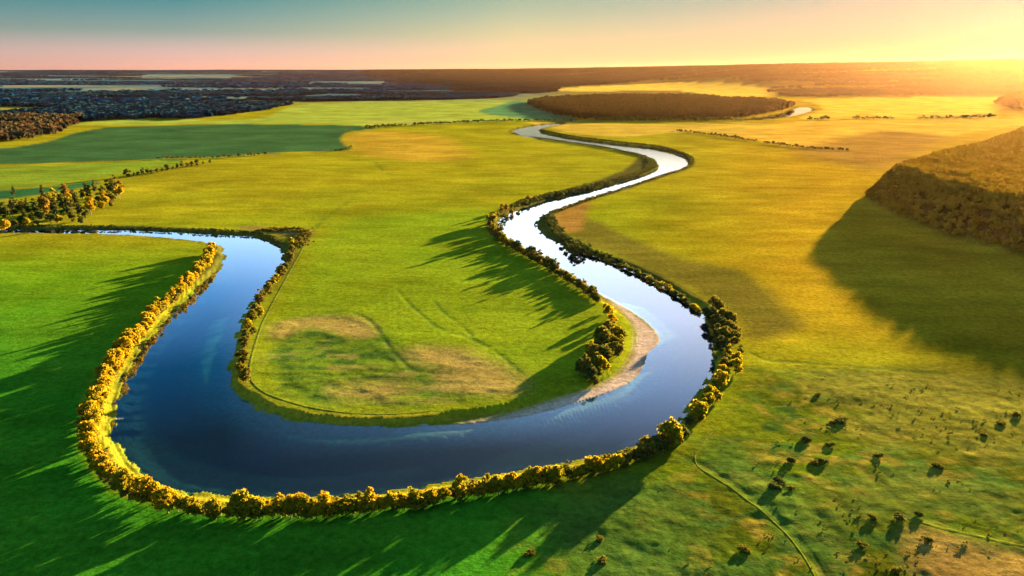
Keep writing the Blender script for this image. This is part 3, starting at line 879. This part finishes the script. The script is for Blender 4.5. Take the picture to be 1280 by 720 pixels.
row([(-8, 268, 12), (4, 283, 9), (13, 262, 12), (30, 262, 11), (44, 264, 12), (29, 274, 10), (45, 284, 8), (52, 278, 10), (62, 265, 12), (68, 276, 9), (73, 256, 12), (78, 264, 13), (80, 272, 10), (92, 264, 12), (94, 254, 12), (102, 250, 11), (104, 281, 7), (110, 244, 12), (118, 262, 11), (126, 248, 12), (133, 250, 11), (137, 260, 8), (144, 247, 11)], 'tall_tree', ['dark green', 'dark green', 'olive'], 12, 'inner trees of the left grove', 'mixed grove at the left edge', ('frame edge', 'meadow side'), 2)

# lone tree on the ridge skyline
ta = R(90) - math.atan2(6900 * .961 + 30, (1227 - 640) / F * (6900 * .961 + 30))
rx, ry = 8300 * math.sin(ta), 8300 * math.cos(ta)
plant('tall_tree', 'olive', rx, ry, 32, 'lone tree standing up from the right skyline', None)


# ------------------------------------------------------------------ the wooded hill at the right: thousands of crowns read as one mass
def crowd(x, y, hgt, nleaf, leaf, seed, name, mat, label=None, kind='stuff', cat='wood', wide=(.85, 1.1)):
    r = np.random.default_rng(seed)
    z = ground_z(x, y)
    protos = []
    for s in range(6):
        rr_ = np.random.default_rng(300 + s)
        C, Rr = [(0, 0, .55)], [.33]
        for _ in range(7):
            a = rr_.random() * 6.28
            zz = rr_.uniform(.25, .85)
            C.append((math.cos(a) * .22, math.sin(a) * .22, zz))
            Rr.append(rr_.uniform(.12, .22))
        protos.append(leaf_cloud(C, Rr, nleaf, leaf, 400 + s)[0])
    protos = np.array(protos)
    V = protos[np.arange(len(x)) % 6]
    a = r.random(len(x)) * 6.28
    c, sn = np.cos(a)[:, None], np.sin(a)[:, None]
    wv_ = (hgt * r.uniform(wide[0], wide[1], len(x)))[:, None]
    W = np.empty_like(V)
    W[..., 0] = (V[..., 0] * c - V[..., 1] * sn) * wv_ + x[:, None]
    W[..., 1] = (V[..., 0] * sn + V[..., 1] * c) * wv_ + y[:, None]
    W[..., 2] = V[..., 2] * hgt[:, None] + z[:, None]
    V = W.reshape(-1, 3)
    link(name, mesh_from(name, V, np.arange(len(V)).reshape(-1, 4), [mat], True), kind=kind, label=label, cat=cat)


def spots(P, step, seed, tmin=-.80, tmax=.80, edge=1.0, thr=None, wob=0.0):
    r = np.random.default_rng(seed)
    gx, gy = np.meshgrid(np.arange(P[:, 0].min(), P[:, 0].max(), step), np.arange(P[:, 1].min(), P[:, 1].max(), step))
    x = (gx + r.uniform(-.45, .45, gx.shape) * step).ravel()
    y = (gy + r.uniform(-.45, .45, gy.shape) * step).ravel()
    k = (x / y < tmax) & (x / y > tmin)
    x, y = x[k], y[k]
    d = poly_sdf(x, y, P, 80) + (fbm(x / 50, y / 50, 3, 3) - .5) * wob
    k = d > edge
    if thr is not None:
        k &= fbm(x / (420 if step < 30 else 1500), y / (300 if step < 30 else 420), 19, 3) < thr
    return x[k], y[k], d[k], r


x, y, d, r = spots(HILL, 4.7, 99, -1, .95)
crowd(x, y, r.uniform(8.6, 10.0, len(x)) * (.7 + .3 * sstep(0, 25, d)) * (.8 + .4 * fbm(x / 30, y / 30, 14, 2)), 80, .16, 98, 'hill_woodland', M_HILLWOOD, 'dense autumn wood covering the flat topped hill at the right')
P = smooth_curve(gpoly([(664, 131), (690, 127), (760, 123.5), (840, 123), (885, 124.5), (905, 127), (960, 129), (984, 133), (976, 139), (940, 145.5), (900, 149.5), (800, 150.5), (735, 150.5), (690, 143)]), 4, True)
x, y, d, r = spots(P, 13, 11, wob=40)
crowd(x, y, r.uniform(17.5, 20.5, len(x)) * (.85 + .3 * fbm(x / 60, y / 60, 14, 2)), 22, .44, 97, 'woodland', M_WOODLEAF_BROWN, 'low dark brown wood in the middle distance beyond the far river bend')
P = smooth_curve(gpoly([(-420, 150), (-100, 150), (40, 149), (86, 150), (100, 147), (92, 158), (62, 172), (20, 177), (-60, 182), (-420, 190)]), 4, True)
x, y, d, r = spots(P, 9.5, 12, wob=60, thr=.60)
crowd(x, y, r.uniform(9, 17, len(x)), 26, .34, 96, 'woodland', M_WOODLEAF_AUTUMN, 'autumn brown wood at the left edge beside the dark crop field')
P = smooth_curve(gpoly([(1250, 134), (1262, 128), (1290, 123), (1400, 122), (1500, 130), (1400, 142), (1290, 139)]), 4, True)
x, y, d, r = spots(P, 13, 13, wob=30)
crowd(x, y, r.uniform(22, 34, len(x)), 18, .40, 95, 'woodland', M_WOODLEAF_BROWN, 'small brown wood at the right edge under the ridge')
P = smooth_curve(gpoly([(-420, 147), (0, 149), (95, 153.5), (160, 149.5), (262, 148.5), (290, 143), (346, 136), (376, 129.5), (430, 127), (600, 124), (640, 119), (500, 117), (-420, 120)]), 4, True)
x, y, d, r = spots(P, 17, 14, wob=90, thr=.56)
crowd(x, y, 9.5 + 4 * fbm(x / 160, y / 160, 5, 3) + r.uniform(-.4, .4, len(x)), 18, .55, 94, 'woodland', M_WOODLEAF_HAZED_SPRUCE, 'dark blue green wood with clearings on the far left plain', wide=(1.7, 2.4))
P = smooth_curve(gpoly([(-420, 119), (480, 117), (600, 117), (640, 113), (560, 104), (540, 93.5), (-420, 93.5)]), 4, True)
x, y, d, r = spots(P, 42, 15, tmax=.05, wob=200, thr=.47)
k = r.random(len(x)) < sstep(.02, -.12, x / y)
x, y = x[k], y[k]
crowd(x, y, 11 + 4 * fbm(x / 300, y / 300, 5, 3) + r.uniform(-.5, .5, len(x)), 12, .62, 93, 'woodland', M_WOODLEAF_HAZE_BLUE, 'hazy blue forest reaching to the left horizon', wide=(2.2, 3.2))
P = smooth_curve(gpoly([(560, 111), (640, 117), (690, 116), (700, 109.5), (780, 105.2), (860, 106), (930, 109.5), (970, 116.5), (1000, 121.5), (1100, 120.5), (1250, 121), (1500, 121), (1500, 93.5), (540, 93.5)]), 4, True)
x, y, d, r = spots(P, 36, 16, tmin=-.24, tmax=.9, wob=160, thr=.66)
k = r.random(len(x)) < sstep(-.24, -.04, x / y)          # the brown ridge wood thins out into the spruce plain
x, y = x[k], y[k]
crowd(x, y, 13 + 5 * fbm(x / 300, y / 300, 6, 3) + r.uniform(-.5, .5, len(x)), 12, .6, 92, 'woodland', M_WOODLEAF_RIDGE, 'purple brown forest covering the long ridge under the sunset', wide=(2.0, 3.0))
HEDGE_LABEL = ['dark hedge across the meadow between the crop field and river bend', 'straight dark hedge along the bright yellow field at the right', 'thin brown hedge across the orange fields right of the river', 'low dark hedge along the near side of the crop field', 'dark hedge at the foot of the brown wood']
for i, (P, w) in enumerate(DARKLINES):
    seg = np.concatenate([[0], np.cumsum(np.hypot(*np.diff(P, axis=0).T))])
    q = np.arange(0, seg[-1], 5.0)
    r = np.random.default_rng(i)
    x = np.interp(q, seg, P[:, 0]) + r.uniform(-2, 2, len(q))
    y = np.interp(q, seg, P[:, 1]) + r.uniform(-3, 3, len(q))
    k = fbm(q / 90, q * 0, 5 + i, 2) < .66
    h0 = [6, 8, 5, 4, 9][i]
    crowd(x[k], y[k], r.uniform(.6, 1.3, k.sum()) * h0, 22, .34, 50 + i, 'hedge', LEAF['dark green'] if i != 2 else M_WOODLEAF_BROWN, HEDGE_LABEL[i], None, 'hedge', (1.0, 1.5))

BANKS = [  # strips of low growth: pixel line, height, half width, leaf, label
    ([(267, 319), (243, 353), (200, 393), (165, 434), (138, 474), (120, 514), (114, 548), (120, 577), (140, 605), (168, 627), (205, 640)], 4.6, 1.6, 'olive', 'low undergrowth beneath the golden trees of the left bank'),
    ([(210, 641), (270, 650), (330, 652), (400, 650), (470, 643), (540, 635), (600, 624), (700, 606), (785, 584), (830, 567)], 3.6, 1.6, 'olive', 'low undergrowth beneath the yellow trees of the near bank'),
    ([(616, 284), (628, 302), (655, 320), (690, 341), (720, 360), (748, 382)], 4.2, 2.0, 'olive', 'scrubby hedge along the inner side of the bright channel'),
    ([(652, 257), (700, 244), (770, 227.5), (808, 214), (816, 206), (812, 200)], 3.0, 5.5, 'dark green', 'dark scrub strip along the left bank of the upper bend'),
    ([(642, 168), (690, 176.5), (750, 185.5), (800, 196), (812, 200)], 2.6, 3, 'dark green', 'dark bushes along the near bank of the far river bend'),
    ([(676, 164), (715, 172), (770, 179), (825, 185.5), (860, 197), (863, 207)], 3.0, 3, 'dark green', 'dark bushes along the far bank of the far river bend'),
    ([(862, 209), (835, 219), (775, 239), (715, 259), (690, 269)], 2.2, 3, 'olive', 'thin low bushes along the right bank of the upper bend'),
    ([(686, 272), (690, 284), (705, 300), (735, 316), (775, 331)], 3.0, 4, 'dark green', 'dark reedy scrub on the point of the right bank'),
    ([(20, 285), (140, 286.5), (230, 289.5), (300, 292.5), (330, 296), (352, 306)], 1.7, 2, 'dark green', 'dark bank growth on the far side of the narrow left channel'),
    ([(320, 292), (360, 290), (384, 293), (372, 312)], 2.2, 5, 'olive', 'brown scrub at the top corner of the inner meadow'),
]
r = np.random.default_rng(77)
x, y = r.uniform(40, 420, 5200), r.uniform(140, 330, 5200)
k = (poly_sdf(x, y, ROUGH, 60) > 4) & (fbm(x / 16, y / 10, 95, 3) > .56) & (x / y < .85)
x, y = x[k], y[k]
crowd(x, y, r.uniform(.2, .65, len(x)), 14, .36, 790, 'scrub', LEAF['olive'], 'patches of low olive brown scrub on the rough pasture', 'stuff', 'scrub', (1.3, 2.4))
for i, (p, hh, hw, lf, lab) in enumerate(BANKS):
    P = smooth_curve(gpoly(p), 5)
    seg = np.concatenate([[0], np.cumsum(np.hypot(*np.diff(P, axis=0).T))])
    r = np.random.default_rng(700 + i)
    n = int(seg[-1] * hw * 2 / 3.0)
    q = r.uniform(0, seg[-1], n)
    x = np.interp(q, seg, P[:, 0]) + r.normal(0, hw * .5, n)
    y = np.interp(q, seg, P[:, 1]) + r.normal(0, hw * .5, n)
    k = (river_sdf(x, y) < -.6) & (poly_sdf(x, y, SAND, 60) < 0)
    x, y = x[k], y[k]
    crowd(x, y, r.uniform(.5, 1.15, len(x)) * hh, 34, .26, 800 + i, 'undergrowth', LEAF[lf], lab, None, 'bushes', (1.0, 1.5))

# ------------------------------------------------------------------ small pale boat against the left bank
M_BOAT = plain_material('pale_boat_paint', (.30, .34, .37), .45, 1.5, .12)
M_BENCH = plain_material('bench_wood', (.30, .22, .14), .7, 4, .3)
bx, by = gp(146, 524, 0)
boat = link('rowing_boat', None, None, (bx + 1.2, by, .02), None, 'small pale open boat lying against the left bank of the river', 'boat')
boat.rotation_euler = (0, 0, R(8))
boat.scale = (.66, .66, .66)
V, Q = [], []
st = np.linspace(-1.9, 1.9, 11)
for i, s in enumerate(st):
    u = (s + 1.9) / 3.8
    w = .68 * (1 - max(0, (u - .35) / .65) ** 2.4) * (.86 + .14 * min(1, u / .3)) + .015
    sh = .38 + .16 * u ** 2
    for (a, b) in ((-1, sh), (-.82, .06), (0, -.08), (.82, .06), (1, sh), (.9, sh), (.74, .1), (0, -.02), (-.74, .1), (-.9, sh)):
        V.append((s, a * w, b))
    if i:
        o, p = i * 10, (i - 1) * 10
        Q += [[p + k, p + (k + 1) % 10, o + (k + 1) % 10, o + k] for k in range(10)]
hull = link('hull', mesh_from('hull', V, Q, [M_BOAT], False), boat)


def box(cx, cy, cz, sx, sy, sz):
    v = [(cx + a * sx / 2, cy + b * sy / 2, cz + c * sz / 2) for c in (-1, 1) for b in (-1, 1) for a in (-1, 1)]
    return v, [[0, 2, 3, 1], [4, 5, 7, 6], [0, 1, 5, 4], [2, 6, 7, 3], [0, 4, 6, 2], [1, 3, 7, 5]]


for cx, wd in ((-.95, 1.05), (.2, 1.15)):
    link('bench', mesh_from('bench', *box(cx, 0, .28, .26, wd, .04), [M_BENCH], False), boat)
v, q = box(-1.88, 0, .2, .05, 1.05, .36)
link('transom', mesh_from('transom', v, q, [M_BOAT], False), boat)

# ------------------------------------------------------------------ air
hz_me = mesh_from('haze', *box(0, 0, 118, 43000, 43000, 256), [], False)
hz = link('haze', hz_me, kind='stuff', label='thin bright evening haze filling the valley', cat='haze')
m, nt, out = new_mat('haze_air')
vol = nt.nodes.new('ShaderNodeVolumePrincipled')
vol.inputs['Color'].default_value = (1.0, .57, .27, 1)
vol.inputs['Density'].default_value = 2.1e-6
vol.inputs['Anisotropy'].default_value = .81
nt.links.new(vol.outputs[0], out.inputs['Volume'])
hz_me.materials.append(m)

# ------------------------------------------------------------------ sky and sun
w = bpy.data.worlds.new('World')
sc.world = w
w.use_nodes = True
nt = w.node_tree
nt.nodes.clear()
wo = nt.nodes.new('ShaderNodeOutputWorld')
bg = nt.nodes.new('ShaderNodeBackground')
sky = nt.nodes.new('ShaderNodeTexSky')
sky.sky_type = 'NISHITA'
sky.sun_disc = False
sky.sun_elevation = R(SUN_EL)
sky.sun_rotation = R(SUN_AZ)
sky.altitude = 200
sky.air_density = 1.0
sky.dust_density = 1.2
sky.ozone_density = 2.5
bg.inputs['Strength'].default_value = .05
# evening sky colours plus fill added above the view: the Nishita sky with its glare compressed, graded by height and by angle from the sun
tcw = nt.nodes.new('ShaderNodeTexCoord')
sep = nt.nodes.new('ShaderNodeSeparateXYZ')
nt.links.new(tcw.outputs['Generated'], sep.inputs[0])
el = math_(nt, 'DIVIDE', math_(nt, 'ARCSINE', math_(nt, 'MAXIMUM', sep.outputs[2], 0.0), 0.0), R(60))
hl = math_(nt, 'SQRT', math_(nt, 'ADD', math_(nt, 'MULTIPLY', sep.outputs[0], sep.outputs[0]), math_(nt, 'MULTIPLY', sep.outputs[1], sep.outputs[1])), 0.0)
dt = math_(nt, 'ADD', math_(nt, 'MULTIPLY', sep.outputs[0], math.sin(R(SUN_AZ))), math_(nt, 'MULTIPLY', sep.outputs[1], math.cos(R(SUN_AZ))))
ang = math_(nt, 'DIVIDE', math_(nt, 'ARCCOSINE', math_(nt, 'DIVIDE', dt, math_(nt, 'MAXIMUM', hl, .001)), 0.0), R(72))
bw = nt.nodes.new('ShaderNodeRGBToBW')
nt.links.new(sky.outputs[0], bw.inputs[0])
comp = scale_col(nt, sky.outputs[0], math_(nt, 'DIVIDE', 1.0, math_(nt, 'ADD', math_(nt, 'MULTIPLY', bw.outputs[0], .25), 1.0)))


def ramp(stops):
    n = nt.nodes.new('ShaderNodeValToRGB')
    e = n.color_ramp.elements
    while len(e) < len(stops):
        e.new(.5)
    for i, (d, c) in enumerate(stops):
        e[i].position = d / 60.0
        e[i].color = (*c, 1)
    nt.links.new(el, n.inputs[0])
    return n.outputs[0]


SKY_LEFT = [(0, (.72, .50, .82)), (1.1, (.53, .41, .69)), (2.5, (.22, .27, .36)), (5.2, (.02, .16, .19)), (7.5, (.6, .95, 1.2)), (11.5, (1.7, 1.75, 2.0)), (15, (.5, .95, 1.4)), (20, (.03, .29, .47)), (25, (.07, .13, .145)), (34, (.15, .2, .22)), (44, (1.1, 1.2, .85)), (60, (2.0, 2.0, 1.35))]  # stops above the view are raised to whiten water and fill shade
SKY_MID = [(0, (.45, .42, .54)), (1.2, (.43, .38, .44)), (2.6, (.36, .34, .32)), (5.2, (.21, .25, .22)), (7.5, (1.8, 1.7, 1.7)), (13, (2.7, 2.4, 2.3)), (18, (2.7, 2.5, 2.7)), (23, (1.2, 1.4, 1.75)), (28, (.36, .33, .29)), (35, (.3, .3, .28)), (44, (1.1, 1.2, .85)), (60, (2.0, 2.0, 1.35))]
SKY_RIGHT = [(0, (.10, .115, .20)), (1.2, (.105, .125, .25)), (2.6, (.125, .155, .30)), (5.2, (.14, .18, .27)), (8, (.4, .42, .42)), (13, (.7, .7, .7)), (18, (.8, .8, .8)), (23, (.6, .65, .7)), (29, (.3, .3, .3)), (36, (.3, .3, .3)), (44, (1.1, 1.2, .85)), (60, (2.0, 2.0, 1.35))]


def mixcol(f, a, b):
    n = nt.nodes.new('ShaderNodeMix')
    n.data_type = 'RGBA'
    nt.links.new(f, n.inputs[0])
    nt.links.new(a, n.inputs[6])
    nt.links.new(b, n.inputs[7])
    return n.outputs[2]


f1 = maprange(nt, ang, .04, .5, 0, 1)
f2 = maprange(nt, ang, .5, .82, 0, 1)
tint = mixcol(f2, mixcol(f1, ramp(SKY_RIGHT), ramp(SKY_MID)), ramp(SKY_LEFT))
mul = nt.nodes.new('ShaderNodeVectorMath')
mul.operation = 'MULTIPLY'
nt.links.new(comp, mul.inputs[0])
nt.links.new(tint, mul.inputs[1])
nt.links.new(mul.outputs[0], bg.inputs['Color'])
nt.links.new(bg.outputs[0], wo.inputs['Surface'])

sd = bpy.data.lights.new('sun', 'SUN')
sd.energy = 5.0
sd.angle = R(.9)
sd.color = (1.0, .68, .30)
so = bpy.data.objects.new('sun', sd)
COL.objects.link(so)
so.location = (0, 0, 400)
dirv = Vector((math.sin(R(SUN_AZ)) * math.cos(R(SUN_EL)), math.cos(R(SUN_AZ)) * math.cos(R(SUN_EL)), math.sin(R(SUN_EL))))
so.rotation_euler = dirv.to_track_quat('Z', 'Y').to_euler()

# ------------------------------------------------------------------ output
vs = sc.view_settings
vs.view_transform = 'Standard'
vs.look = 'None'
vs.gamma = 1
vs.exposure = 4.1
vs.use_curve_mapping = False
sc.cycles.use_denoising = True
sc.cycles.max_bounces = 6
sc.cycles.diffuse_bounces = 2
sc.cycles.glossy_bounces = 2
sc.cycles.transmission_bounces = 3
sc.cycles.transparent_max_bounces = 8
sc.cycles.volume_bounces = 0
